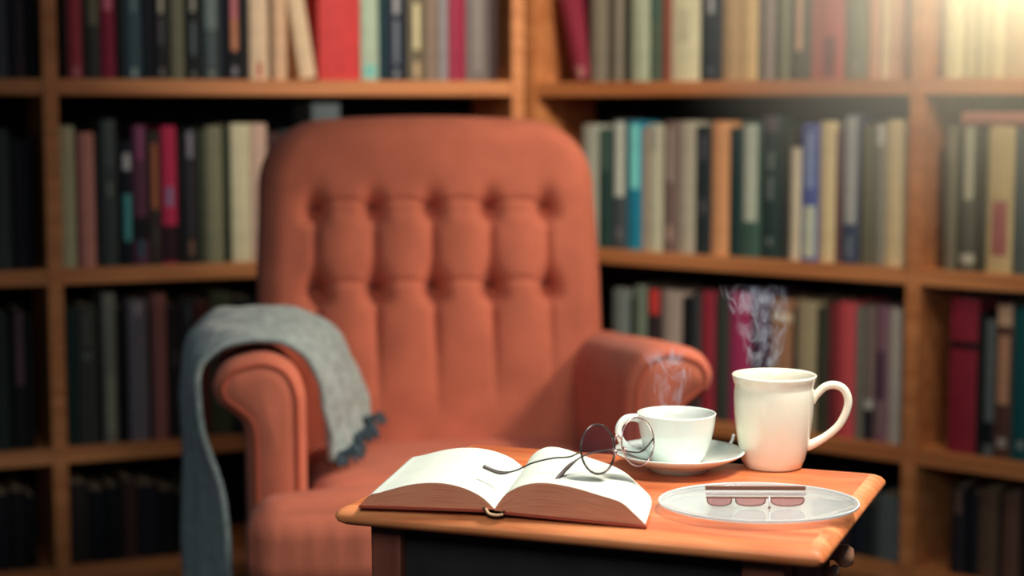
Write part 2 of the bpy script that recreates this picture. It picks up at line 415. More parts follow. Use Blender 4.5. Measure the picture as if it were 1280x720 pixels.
rows['right', 0] = [
 (737.5, 758, -60, (134, 124, 104), 'grey brown', 'grey brown', []),
 (758.5, 766, -52, (84, 76, 62), 'thin dark olive', 'dark olive', []),
 (766.5, 778.5, -58, (136, 126, 106), 'beige', 'beige', []),
 (779, 789, -54, (48, 48, 36), 'dark green', 'dark green', []),
 (789.5, 812, -66, (170, 178, 144), 'pale sage', 'pale sage', []),
 (812.5, 826, -58, (78, 96, 76), 'moss green', 'moss green', [(-30, 26, (60, 92, 82), .1)]),
 (826.5, 839, -60, (142, 74, 58), 'rust', 'rust', []),
 (839.5, 874, -70, (218, 208, 162), 'wide cream', 'cream', [(12, 54, (200, 190, 150), .25)]),
 (874.5, 902.5, -62, (42, 52, 60), 'wide charcoal blue book with white label', 'charcoal blue', [(-20, 17, (176, 174, 170), .5), (84, 92, (84, 92, 100), .3)]),
 (903, 925, -60, (188, 148, 98), 'tan', 'tan', []),
 (925.5, 947, -66, (222, 180, 114), 'golden beige', 'golden beige', []),
 (947.5, 953, -58, (110, 100, 80), 'thin olive brown', 'olive brown', []),
 (953.5, 967.5, -60, (150, 132, 118), 'pinkish grey', 'pinkish grey', []),
 (968, 973, -50, (70, 62, 44), 'thin dark brown', 'dark brown', []),
 (973.5, 986, -58, (130, 128, 94), 'khaki', 'khaki', []),
 (986.5, 1012.5, -64, (82, 78, 62), 'dark grey book with peach label', 'dark grey', [(-20, 64, (214, 160, 120), .3)]),
 (1013, 1021.5, -60, (176, 84, 66), 'thin brick red', 'brick red', []),
 (1022, 1055, -68, (196, 84, 76), 'wide coral red', 'coral red', [(46, 97, (130, 52, 50), .2)]),
 (1056, 1084, -62, (126, 122, 96), 'wide grey olive', 'grey olive', [(76, 88, (150, 144, 120), .3)]),
 (1084.5, 1099, -58, (214, 150, 112), 'peach', 'peach', []),
 (1099.5, 1112, -62, (226, 190, 142), 'cream', 'cream', []),
 (1112.5, 1124, -60, (214, 156, 116), 'light orange', 'light orange', []),
 (1124.5, 1133, -58, (190, 110, 78), 'burnt orange', 'burnt orange', []),
]
rows['right', 1] = [
 (728, 747, 156, (150, 152, 134), 'light grey', 'light grey', []),
 (748, 764, 162, (34, 62, 56), 'dark green', 'dark green', [(166, 214, (66, 90, 76), .2)]),
 (764.5, 783, 150, (66, 74, 76), 'slate book with long white label', 'slate', [(153, 246, (184, 188, 168), .12), (284, 298, (110, 108, 110), .4)]),
 (783.5, 802, 152, (24, 120, 146), 'blue book with aqua upper half', 'blue', [(156, 236, (112, 208, 196), .12)]),
 (802.5, 808, 160, (170, 140, 116), 'thin tan', 'tan', []),
 (808.5, 828, 156, (176, 172, 142), 'pale stone', 'pale stone', [(158, 190, (150, 148, 130), .3)]),
 (828.5, 847, 152, (112, 90, 82), 'brown book with pale label', 'brown', [(160, 228, (158, 140, 126), .3), (282, 300, (190, 150, 124), .4)]),
 (847.5, 868, 152, (168, 158, 134), 'greige', 'greige', []),
 (868.5, 889, 158, (38, 48, 50), 'dark charcoal', 'charcoal', [(170, 200, (84, 80, 92), .4), (250, 268, (90, 84, 84), .4)]),
 (889.5, 911, 152, (222, 146, 92), 'bright orange', 'orange', []),
 (911.5, 925, 160, (28, 52, 52), 'dark teal', 'dark teal', []),
 (925.5, 950.5, 152, (62, 92, 78), 'wide green book with pale sage label', 'green', [(156, 277, (176, 182, 158), .1)]),
 (951, 976, 145, (42, 60, 56), 'tall dark green book with grey marks', 'dark green', [(145, 166, (88, 78, 84), .1), (190, 212, (100, 112, 104), .4), (222, 250, (96, 108, 100), .4), (298, 306, (120, 130, 120), .5)]),
 (976.5, 987, 160, (54, 56, 50), 'charcoal green', 'charcoal green', []),
 (987.5, 1000, 185, (200, 184, 150), 'short cream', 'short cream', []),
 (1000.5, 1023, 155, (74, 86, 148), 'blue violet book with pale foot', 'blue violet', [(166, 236, (128, 146, 178), .25), (258, 322, (186, 192, 162), .1)]),
 (1023.5, 1043.5, 152, (230, 182, 130), 'peach', 'peach', [(152, 322, (206, 190, 130), .8)]),
 (1044, 1052, 164, (106, 66, 60), 'thin brown', 'brown', []),
 (1052.5, 1074.5, 143, (54, 66, 90), 'tall blue book with long grey label', 'tall blue', [(146, 280, (158, 158, 148), .1), (296, 322, (110, 120, 125), .4)]),
 (1075, 1091, 156, (96, 92, 70), 'dark olive', 'dark olive', []),
 (1091.5, 1107, 154, (126, 120, 104), 'grey book with white label', 'grey', [(156, 182, (196, 188, 172), .2)]),
 (1107.5, 1133, 150, (226, 184, 132), 'wide cream', 'wide cream', []),
]
rows['right', 2] = [
 (765.5, 786, 362, (110, 118, 112), 'grey', 'grey', []),
 (786.5, 791.5, 372, (16, 26, 26), 'thin black', 'black', []),
 (792, 807, 358, (106, 118, 98), 'sage grey', 'sage grey', []),
 (807.5, 827.5, 360, (50, 40, 40), 'dark brown book with red top label', 'dark brown', [(362, 393, (206, 52, 46), .12)]),
 (828, 851, 364, (158, 138, 124), 'wide beige', 'beige', []),
 (851.5, 864.5, 372, (20, 22, 26), 'black', 'black', []),
 (865, 875, 367, (58, 60, 60), 'thin charcoal', 'charcoal', []),
 (875.5, 892.5, 365, (150, 36, 52), 'crimson', 'crimson', []),
 (893, 911, 368, (56, 58, 52), 'dark olive grey', 'olive grey', []),
 (911.5, 937, 367, (168, 44, 88), 'wide magenta', 'magenta', []),
 (937.5, 962, 364, (66, 36, 56), 'dark plum', 'dark plum', [(390, 420, (110, 76, 96), .3)]),
 (962.5, 989, 374, (160, 110, 76), 'brown book with cream band', 'brown', [(392, 402, (222, 186, 150), .05)]),
 (989.5, 995, 386, (36, 26, 32), 'thin black', 'thin black', []),
 (995.5, 1019, 376, (158, 142, 106), 'wide khaki', 'khaki', []),
 (1019.5, 1035, 386, (56, 58, 44), 'dark moss', 'dark moss', []),
 (1035.5, 1046, 380, (118, 36, 42), 'thin dark red', 'dark red', []),
 (1046.5, 1068.5, 378, (196, 68, 72), 'wide coral red', 'coral red', []),
 (1069, 1079, 384, (110, 108, 96), 'thin grey', 'thin grey', []),
 (1079.5, 1092, 382, (118, 100, 90), 'taupe', 'taupe', [(500, 512, (170, 170, 160), .1), (512, 556, (36, 34, 38), .0)]),
 (1092.5, 1109.5, 383, (122, 84, 96), 'mauve', 'mauve', [(440, 500, (76, 50, 70), .1), (505, 540, (130, 116, 104), .5)]),
 (1110, 1127, 386, (170, 160, 146), 'pale grey', 'pale grey', []),
 (1127.5, 1133, 392, (40, 34, 40), 'thin black', 'black', []),
]
rows['right', 3] = [
 (1036, 1060, 632, (52, 34, 40), 'dark maroon', 'maroon', []),
 (1060.5, 1082, 628, (26, 34, 46), 'navy', 'navy', []),
 (1082.5, 1095, 632, (40, 52, 50), 'dark green', 'dark green', []),
 (1095.5, 1124, 620, (96, 108, 108), 'wide grey', 'grey', []),
 (1124.5, 1133, 630, (30, 34, 34), 'thin charcoal', 'charcoal', []),
]
rows['far right', 0] = [
 (1181, 1204.5, -60, (236, 214, 150), 'pale cream', 'cream', []),
 (1205, 1219, -52, (206, 184, 124), 'sand', 'sand', []),
 (1219.5, 1237, -56, (196, 176, 116), 'olive beige', 'olive beige', []),
 (1237.5, 1256, -64, (224, 196, 138), 'wheat', 'wheat', []),
 (1256.5, 1290, -58, (206, 168, 116), 'wide tan', 'tan', []),
]
rows['far right', 1] = [
 (1181, 1196, 157, (122, 112, 86), 'grey olive', 'grey olive', [(170, 200, (158, 146, 120), .4)]),
 (1196.5, 1200, 166, (50, 48, 34), 'thin dark green', 'dark green', []),
 (1200.5, 1219.5, 158, (96, 92, 74), 'grey book with pale upper half', 'grey', [(160, 250, (184, 178, 146), .12), (318, 330, (190, 184, 160), .05)]),
 (1220, 1233.5, 163, (70, 68, 48), 'dark olive', 'dark olive', []),
 (1234, 1267, 158, (206, 178, 122), 'wide cream book with pink lower part', 'cream', [(252, 320, (178, 96, 90), .15)]),
 (1267.5, 1292, 160, (82, 94, 92), 'slate', 'slate', []),
]
rows['far right', 2] = [
 (1186, 1221, 374, (152, 34, 52), 'wide crimson book with dark band', 'crimson', [(427, 437, (52, 20, 26), .0)]),
 (1221.5, 1229.5, 392, (18, 26, 28), 'thin black', 'black', []),
 (1230, 1243, 400, (92, 104, 104), 'grey', 'grey', [(528, 556, (20, 26, 30), .0)]),
 (1243.5, 1265.5, 380, (94, 60, 50), 'brown book with tan label', 'brown', [(382, 408, (206, 166, 132), .08), (420, 506, (196, 140, 106), .1), (548, 560, (170, 160, 150), .2)]),
 (1266, 1292, 384, (10, 86, 90), 'wide deep teal', 'deep teal', [(552, 562, (140, 150, 146), .3)]),
]
rows['far right', 3] = [
 (1188, 1206, 608, (40, 36, 42), 'dark book with brown label', 'dark', [(612, 642, (120, 84, 70), .2)]),
 (1206.5, 1222, 616, (20, 26, 34), 'navy', 'navy', []),
 (1222.5, 1247, 612, (104, 78, 58), 'wide brown', 'brown', []),
 (1247.5, 1252, 626, (24, 22, 24), 'thin black', 'black', []),
 (1252.5, 1274, 618, (112, 76, 62), 'reddish brown', 'reddish brown', []),
 (1274.5, 1290, 612, (40, 34, 34), 'dark brown', 'dark brown', []),
]
ROWW = ['top visible shelf', 'second shelf', 'third shelf', 'bottom shelf']
BAYW = {'left': 'left bay', 'far left': 'far left bay', 'right': 'right bay', 'far right': 'far right bay'}
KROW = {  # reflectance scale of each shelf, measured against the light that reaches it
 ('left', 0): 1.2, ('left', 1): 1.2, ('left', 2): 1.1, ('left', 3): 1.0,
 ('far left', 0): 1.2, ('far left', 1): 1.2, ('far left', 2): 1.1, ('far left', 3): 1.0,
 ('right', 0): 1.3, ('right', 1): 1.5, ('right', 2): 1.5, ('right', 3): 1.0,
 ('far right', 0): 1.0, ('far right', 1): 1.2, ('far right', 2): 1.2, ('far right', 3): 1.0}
SHELFZ = [1.176, .749, .338, .06]
SETB = .028
for (bay, r), lst in rows.items():
    P, D, N = (PL, DL, NL) if 'left' in bay else (PR, DR, NR)
    rz = math.atan2(D.y, D.x); z0 = SHELFZ[r]
    ymid = [40, 240, 460, 660][r]
    for i, (x0, x1, yt, rgb, look, word, bands) in enumerate(lst):
        a = t_at(x0, P, D, N, SETB, ymid); b = t_at(x1, P, D, N, SETB, ymid)
        ups = UPL if 'left' in bay else UPR; q = 0 if bay in ('far left', 'right') else 1
        a = max(a, ups[q] + UP + .0015); b = min(b, ups[q + 1] - .0015)
        xm = (x0 + x1) / 2
        h = max(.12, min(z_at(xm, yt, P, D, N, SETB) - z0, .375))
        if r == 3: h = min(h, .235)
        w = (b - a) - .0006; d = random.uniform(.15, .20)
        bl = []
        for (ya, yb, c2, ins) in bands:
            v1 = (z_at(xm, ya, P, D, N, SETB) - z0) / h; v0 = (z_at(xm, yb, P, D, N, SETB) - z0) / h
            v0 = max(.004, v0); v1 = min(.996, v1)
            if v1 > v0: bl.append((v0, v1, c2, ins))
        base = P + D * ((a + b) / 2) + N * (SETB + random.uniform(0, .004)); base.z = z0 + .0008
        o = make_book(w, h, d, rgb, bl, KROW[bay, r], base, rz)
        desc = look if 'book' in look or 'binder' in look else look + ' book'
        lw = lst[i - 1][5] if i else None; rw = lst[i + 1][5] if i < len(lst) - 1 else None
        if lw and rw: where = 'between %s and %s' % (lw, rw)
        elif rw: where = 'leftmost, before %s' % rw
        else: where = 'rightmost, after %s' % lw
        if len(('%s %s, %s, %s' % (desc, where, ROWW[r], BAYW[bay])).split()) > 16: where = 'before %s' % rw if rw else 'after %s' % lw
        tag(o, '%s %s, %s, %s' % (desc, where, ROWW[r], BAYW[bay]), 'book', 'books on the %s of the %s' % (ROWW[r], BAYW[bay]))

# leaning books
def lean(px0, px1, ytop, pxtop, rgb, bay, r, label, bands=(), k=1.1, dep=.17):
    P, D, N = (PL, DL, NL) if 'left' in bay else (PR, DR, NR)
    rz = math.atan2(D.y, D.x); z0 = SHELFZ[r]
    a = t_at(px0, P, D, N, SETB, 95); b = t_at(px1, P, D, N, SETB, 95); w = b - a
    tt = t_at(pxtop, P, D, N, SETB, 0); zt = z_at(pxtop, 0, P, D, N, SETB)
    tilt = math.atan2(tt - (a + b) / 2, zt - z0)
    w *= math.cos(tilt)
    base = P + D * ((a + b) / 2) + N * (SETB + .004); base.z = z0 + abs(math.sin(tilt)) * w / 2 + .002
    o = make_book(w, ytop, dep, rgb, list(bands), k, base, rz, tilt=tilt)
    tag(o, label, 'book', 'books leaning on the top shelf in view')
lean(376, 396, .225, 370, (226, 192, 152), 'left', 0, 'cream book leaning toward the tan one, left of the red binder', k=1.2)
lean(718, 736, .25, 708, (160, 46, 66), 'right', 0, 'crimson book leaning into the corner post, right bay, top shelf in view', bands=[(.02, .14, (190, 130, 120), .2)], k=1.1)
# flat book on top of the row, far right bay
a = t_at(1203, PR, DR, NR, SETB, 146); hh = z_at(1240, 157, PR, DR, NR, SETB)
o = make_book(.030, .215, .15, (206, 128, 104), [], .85, PR + DR * a + NR * SETB + Vector((0, 0, .749)), math.atan2(DR.y, DR.x), flat=True)
rowtop = max(z_at((x0 + x1) / 2, yt, PR, DR, NR, SETB) for (x0, x1, yt, *_r) in rows['far right', 1])
o.location.z = rowtop + .0155
tag(o, 'salmon book lying flat on top of the upright books, second shelf, rightmost bay', 'book')

# ------------------------------------------------------------------ armchair
chair = empty('armchair', (-.110, 3.14, 0), math.radians(9), 'button-tufted terracotta fabric armchair with scroll arms behind the side table', 'armchair')
BX = [-.227, -.1135, 0, .1135, .227]; BZ = [.905, .752]
def recl(z): return .205 + (z - .45) * .20          # how far back the front of the backrest stands
Z0b, Z1b = .40, 1.090
def halfw(z):
    base = .340 - .012 * max(0, (z - .78) / .3) - .03 * max(0, (.62 - z) / .25)
    c = 1.090 - .135
    if z > c:
        q = (z - c) / .135
        base -= .135 * (1 - math.sqrt(max(0, 1 - q ** 2.3)))
    return base
def tuft(x, z):
    d = 0
    for bz in BZ:
        for bx in BX:
            r2 = (x - bx) ** 2 + ((z - bz) * (.55 if z > bz else 1.25)) ** 2
            d += .040 * math.exp(-r2 / .021 ** 2) + .012 * math.exp(-r2 / .009 ** 2)
    for bx in BX:                                      # pleats running down from the buttons
        g = .009 * math.exp(-((x - bx) / .008) ** 2)
        if BZ[1] < z < BZ[0]: d += g
        elif z <= BZ[1]:
            f = max(0, 1 - (BZ[1] - z) / .22); d += g * f
    for k in range(4):                                 # puffed cushions between the pleats, arched at the top
        xm = (BX[k] + BX[k + 1]) / 2; q = (x - xm) / .0567
        if abs(q) < 1:
            for bz in BZ:
                za = bz - .004 + .030 * math.sqrt(1 - q * q)
                d += .0060 * math.exp(-((z - za) / .0065) ** 2)
            if z < BZ[0]: d -= .013 * (1 - q * q) * min(1, max(0, (BZ[0] + .015 - z) / .03)) * max(.0, min(1, (z - .50) / .2))
    return d
def build_back():
    bm = bmesh.new(); NU, NV = 150, 150
    rows_f, rows_b = [], []
    for j in range(NV + 1):
        v = j / NV; z = Z0b + (Z1b - Z0b) * (1 - (1 - v) ** 1.25)
        hw = halfw(z); rf, rb = [], []
        tz = min(1, (Z1b - z) / .05); edge_z = math.sqrt(max(0, 1 - (1 - tz) ** 2))
        for i in range(NU + 1):
            u = -1 + 2 * i / NU
            u = math.sin(u * PI / 2) * .35 + u * .65
            x = u * hw
            e = min(1, (1 - abs(u)) * hw / .055); edge = math.sqrt(max(0, 1 - (1 - e) ** 2))
            prof = min(edge, 1) * (edge_z)
            puff = .055 * prof + .012 * (1 - u * u)
            y = recl(z) + .055 - puff + tuft(x, z) * min(1, prof * 1.2)
            crown = .006 * (1 - u * u) * v
            rf.append(Vector((x, y, z + crown)))
            rb.append(Vector((x, recl(z) + .055 + .05 + .03 * prof, z + crown)))
        rows_f.append(rf); rows_b.append(rb)
    A = grid(bm, rows_f); B = grid(bm, rows_b)
    def side(fa, fb):
        for k in range(len(fa) - 1): bm.faces.new((fa[k], fa[k + 1], fb[k + 1], fb[k]))
    side([r[0] for r in A], [r[0] for r in B]); side([r[-1] for r in A], [r[-1] for r in B])
    side(A[0], B[0]); side(A[-1], B[-1])
    return link('backrest', bm, M['fabric'], chair, smooth=True, angle=60)
backrest = build_back()
for bz in BZ:
    for bx in BX:
        bm = bmesh.new(); bmesh.ops.create_uvsphere(bm, u_segments=16, v_segments=10, radius=.0095)
        for v in bm.verts: v.co.y *= .5
        link('button', bm, M['button'], backrest, smooth=True, loc=(bx, recl(bz) - .012 + .040, bz - .002))
ARMP = [(.268, .20), (.268, .40), (.268, .60), (.272, .655), (.292, .695), (.33, .714), (.372, .710), (.405, .694), (.421, .664), (.414, .634), (.392, .615), (.372, .594), (.368, .55), (.368, .40), (.368, .20)]
def build_arm(s):
    bm = bmesh.new(); P2 = catmull([(a, 0, b) for a, b in ARMP], 5)
    ctr = Vector((.33, 0, .52)); rings = []
    ys = [(-.262, .040), (-.259, .028), (-.252, .015), (-.243, .006), (-.232, .0015), (-.22, 0)] + [(-.22 + .52 * k / 14, 0) for k in range(1, 15)]
    for y, ins in ys:
        ring = []
        for k, p in enumerate(P2):
            n = None
            a = P2[max(0, k - 1)]; b = P2[min(len(P2) - 1, k + 1)]; t = (b - a).normalized(); n = Vector((t.z, 0, -t.x))  # inward
            q = p + n * ins
            f = (y + .22) / .52 if y > -.22 else 0
            z = q.z - .045 * f * max(0, min(1, (q.z - .45) / .15)) - .0
            w = noise.noise(Vector((q.x * 9 + s * 5, y * 7, q.z * 9))) * .0025
            ring.append(Vector((s * (q.x + w), y, z + w)))
        rings.append(ring)
    V = grid(bm, rings)
    bm.faces.new(V[0]); bm.faces.new(V[-1])
    for k in range(len(V) - 1): bm.faces.new((V[k][0], V[k + 1][0], V[k + 1][-1], V[k][-1]))
    arm = link('armrest', bm, M['fabric'], chair, smooth=True, angle=50)
    pts = []
    for k, p in enumerate(P2):
        a = P2[max(0, k - 1)]; b = P2[min(len(P2) - 1, k + 1)]; t = (b - a).normalized()
        q = p + Vector((t.z, 0, -t.x)) * .017
        pts.append(Vector((s * q.x, -.2545, q.z)))
    bm = bmesh.new(); tube(bm, pts, .0042, 8); link('piping', bm, M['button'], arm, smooth=True)
    return arm
build_arm(-1); build_arm(1)
def rbox(bm, x0, x1, y0, y1, z0, z1, r, nx=40, crown=0.0, wr=0, p=4):
    """soft cushion block: superellipsoid-like box, with optional crown and front wrinkles"""
    cx, cy, cz = (x0 + x1) / 2, (y0 + y1) / 2, (z0 + z1) / 2
    hx, hy, hz = (x1 - x0) / 2, (y1 - y0) / 2, (z1 - z0) / 2
    tb = bmesh.new(); bmesh.ops.create_cube(tb, size=2)
    bmesh.ops.subdivide_edges(tb, edges=tb.edges[:], cuts=nx, use_grid_fill=True)
    for v in tb.verts:
        c = v.co.copy()
        # spread, then clamp to an inner box and push out by the radius
        q = Vector((c.x * hx, c.y * hy, c.z * hz))
        inn = Vector((max(-hx + r, min(hx - r, q.x)), max(-hy + r, min(hy - r, q.y)), max(-hz + r, min(hz - r, q.z))))
        dlt = q - inn
        if dlt.length > 1e-9: q = inn + dlt.normalized() * r
        if crown and c.z > 0: q.z += crown * (1 - c.x ** 2) * (1 - abs(c.y) ** 3) * c.z
        if wr and c.y < -.6:
            q.y += wr * (math.sin(q.x * 150 + 2 * math.sin(q.x * 23)) + .6 * math.sin(q.x * 260 + 1)) * max(0, min(1, (.9 - c.z) / .6)) * .5
        v.co = q + Vector((cx, cy, cz))
    tmp = bpy.data.meshes.new('tmp'); tb.to_mesh(tmp); tb.free(); bm.from_mesh(tmp); bpy.data.meshes.remove(tmp)
bm = bmesh.new()
rbox(bm, -.262, .262, -.30, .26, .37, .50, .045, 26, crown=.012)
rbox(bm, -.372, .372, -.400, -.266, .345, .492, .055, 60, crown=.020, wr=.0045)
for v in bm.verts:
    if v.co.y > -.2: v.co.z -= (v.co.y + .2) * .07
link('seat_cushion', bm, M['fabric'], chair, smooth=True)
bm = bmesh.new(); rbox(bm, -.366, .366, -.345, .34, .14, .36, .02, 16)
link('seat_base', bm, M['fabric'], chair, smooth=True)
for sx in (-1, 1):
    for y in (-.30, .29):
        bm = bmesh.new(); lathe(bm, [(0, 0), (.016, 0), (.018, .02), (.026, .12), (.028, .145), (0, .145)], 20)
        link('leg', bm, M['leg_dark'], chair, smooth=True, angle=40, loc=(sx * .32, y, 0))

# ------------------------------------------------------------------ blanket on the left arm
def build_blanket():
    A = [(.392, .14), (.390, .32), (.396, .46), (.425, .57), (.440, .655), (.424, .702), (.387, .724), (.333, .728), (.288, .712), (.258, .668), (.246, .60), (.240, .545), (.232, .518)]
    B = [(.478, .12), (.480, .28), (.474, .45), (.470, .60), (.462, .68), (.435, .724), (.385, .742), (.325, .744), (.262, .732), (.212, .694), (.182, .635), (.166, .575), (.158, .530)]
    pa = catmull([(a, 0, b) for a, b in A], 8); pb = catmull([(a, 0, b) for a, b in B], 8)
    NT = 44; rows_ = []
    for j in range(NT + 1):
        t = j / NT; row = []
        y = -.205 + .33 * t
        e = t ** .75
        for k in range(len(pa)):
            s = k / (len(pa) - 1)
            p = pa[k].lerp(pb[k], e)
            a = pa[max(0, k - 1)].lerp(pb[max(0, k - 1)], e); b = pa[min(len(pa) - 1, k + 1)].lerp(pb[min(len(pa) - 1, k + 1)], e)
            tn = (b - a).normalized(); n = Vector((-tn.z, 0, tn.x)) * -1
            n = Vector((tn.z, 0, -tn.x))
            fold = .010 * math.sin(t * 17 + 2.2 * math.sin(s * 5)) * min(1, t * 4) + .006 * math.sin(t * 37 + s * 9)
            fold *= (.30 + 2.2 * max(0, s - .5) + .8 * max(0, .35 - s))
            w = noise.noise(Vector((s * 14, t * 6, 3))) * .006
            q = p + n * (fold + w + .008)
            yy = y + .012 * math.sin(s * 8 + 1) * (1 - t) + .03 * max(0, s - .75)
            row.append(Vector((-q.x, yy, max(q.z, .02))))
        rows_.append(row)
    bm = bmesh.new(); grid(bm, rows_)
    root = link('blanket', bm, M['wool'], None, smooth=True, loc=chair.location, rot=chair.rotation_euler)
    md = root.modifiers.new('solid', 'SOLIDIFY'); md.thickness = .007; md.offset = 0
    tag(root, 'grey wool blanket draped over the left arm of the terracotta armchair', 'blanket')
    # rolled hem along the front edge and fringe at the end lying on the seat
    bm = bmesh.new(); pts = [v + Vector((0, -.001, 0)) for v in rows_[0][::2]]
    tube(bm, pts, .0062, 8); link('hem', bm, M['wool'], root, smooth=True)
    bm = bmesh.new()
    for j in range(0, NT, 1):
        for rep in range(2):
            p = rows_[j][-1].copy(); d = Vector((random.uniform(.01, .035), random.uniform(-.03, .01), 0))
            pts = catmull([p, p + d * .5 + Vector((0, 0, .006 + random.uniform(0, .008))), p + d + Vector((0, 0, -.004))], 4)
            tube(bm, pts, lambda q: .0045 * (1 - .5 * q), 6)
    fr = link('fringe', bm, M['wool_dark'], root, smooth=True); fr['label'] = 'dark slate fringe on the seat end'
    return root
build_blanket()

# ------------------------------------------------------------------ side table
TZ = .715
FL = Vector((-.182, 1.74, 0)); FR = Vector((.284, 1.566, 0))
FL = on_z(415, 633, TZ); FR = on_z(1031, 688, TZ); FL.z = FR.z = 0
EX = (FR - FL).normalized(); EY = Vector((-EX.y, EX.x, 0)); TW = (FR - FL).length
BRp = on_z(1141, 592, TZ); TD = (BRp - FR).dot(EY)
TRZ = math.atan2(EX.y, EX.x)
table = empty('side_table', FL, TRZ, 'small orange wooden side table carrying the open book, cup and mug', 'table')
def W(px, py, z): p = on_z(px, py, z); q = p - FL; return Vector((q.dot(EX), q.dot(EY), z))
bm = bmesh.new()
# top board with a moulded edge: bullnose over a cove
prof = [(.016, -.021), (.012, -.0205), (.007, -.019), (.0025, -.016), (.0002, -.012), (.0008, -.0085), (.004, -.0045), (.009, -.0018), (.0145, -.0004), (.016, 0)]
def ringat(ins, z, rc=.006, n=5):
    pts = []
    for (cx, cy, a0) in ((TW, TD, 0), (0, TD, 90), (0, 0, 180), (TW, 0, 270)):
        sx = -1 if cx else 1; sy = -1 if cy else 1
        r = rc + .002
        ox, oy = cx + sx * (ins + r), cy + sy * (ins + r)
        for k in range(n + 1):
            a = math.radians(a0 + 90 * k / n); pts.append(Vector((ox + r * math.cos(a), oy + r * math.sin(a), TZ + z)))
    return pts
V = grid(bm, [ringat(i, z) for i, z in prof], closed_u=True)
for k in range(len(V[0])): bm.faces.new((V[0][k], V[0][(k + 1) % len(V[0])], V[-1][(k + 1) % len(V[0])], V[-1][k]))
link('edge_moulding', bm, M['table_edge'], table, smooth=True, angle=50)['label'] = 'rounded wooden edge strip, coloured paler as if lit'
bm = bmesh.new(); a_ = [bm.verts.new(p) for p in ringat(.016, -.020)]; b_ = [bm.verts.new(p) for p in ringat(.016, 0)]
bm.faces.new(a_[::-1]); bm.faces.new(b_)
for k in range(len(a_)): bm.faces.new((a_[k], a_[(k + 1) % len(a_)], b_[(k + 1) % len(a_)], b_[k]))
ttop = link('table_top', bm, M['table'], table)
lw = .042; LH = TZ - .0212
for (x0, y0) in ((.028, .03), (TW - .043 - lw, .03), (.028, TD - .07 - lw), (TW - .055 - lw, TD - .07 - lw)):
    w_ = .034 if x0 < .1 else lw
    bm = bmesh.new(); box(bm, x0, x0 + w_, y0, y0 + w_, 0, LH, bev=.003)
    for v in bm.verts:
        if v.co.z < .3:
            c = Vector((x0 + w_ / 2, y0 + w_ / 2)); f = .72
            v.co.x = c.x + (v.co.x - c.x) * f; v.co.y = c.y + (v.co.y - c.y) * f
    link('leg', bm, M['table_leg'], table)
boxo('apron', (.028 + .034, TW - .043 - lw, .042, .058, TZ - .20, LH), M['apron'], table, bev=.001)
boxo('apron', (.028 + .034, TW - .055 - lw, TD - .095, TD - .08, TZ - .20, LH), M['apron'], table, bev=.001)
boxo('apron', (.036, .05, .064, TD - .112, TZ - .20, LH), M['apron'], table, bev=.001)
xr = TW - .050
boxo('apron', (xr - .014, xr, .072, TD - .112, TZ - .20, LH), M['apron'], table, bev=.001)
drawer = boxo('drawer', (xr + .0005, xr + .010, .078, TD - .118, TZ - .16, LH - .012), M['table_leg'], table, bev=.002)
for (px, py, r) in ((1047, 694, .0125), (1044, 714, .007)):
    p = on_plane(px, py, FL + EX * (xr + .02), EX) ; q = p - FL
    bm = bmesh.new(); lathe(bm, [(0, 0), (.5 * r, 0), (.45 * r, .6 * r), (.95 * r, 1.1 * r), (r, 1.6 * r), (.7 * r, 2.1 * r), (0, 2.25 * r)], 20)
    link('knob', bm, M['knob'], drawer, smooth=True, loc=(xr + .0095, min(max(q.dot(EY), .085), TD - .125), p.z), rot=(0, PI / 2, 0))
boxo('lower_shelf', (.05, TW - .08, .05, TD - .1, .20, .216), M['table_leg'], table, bev=.002)

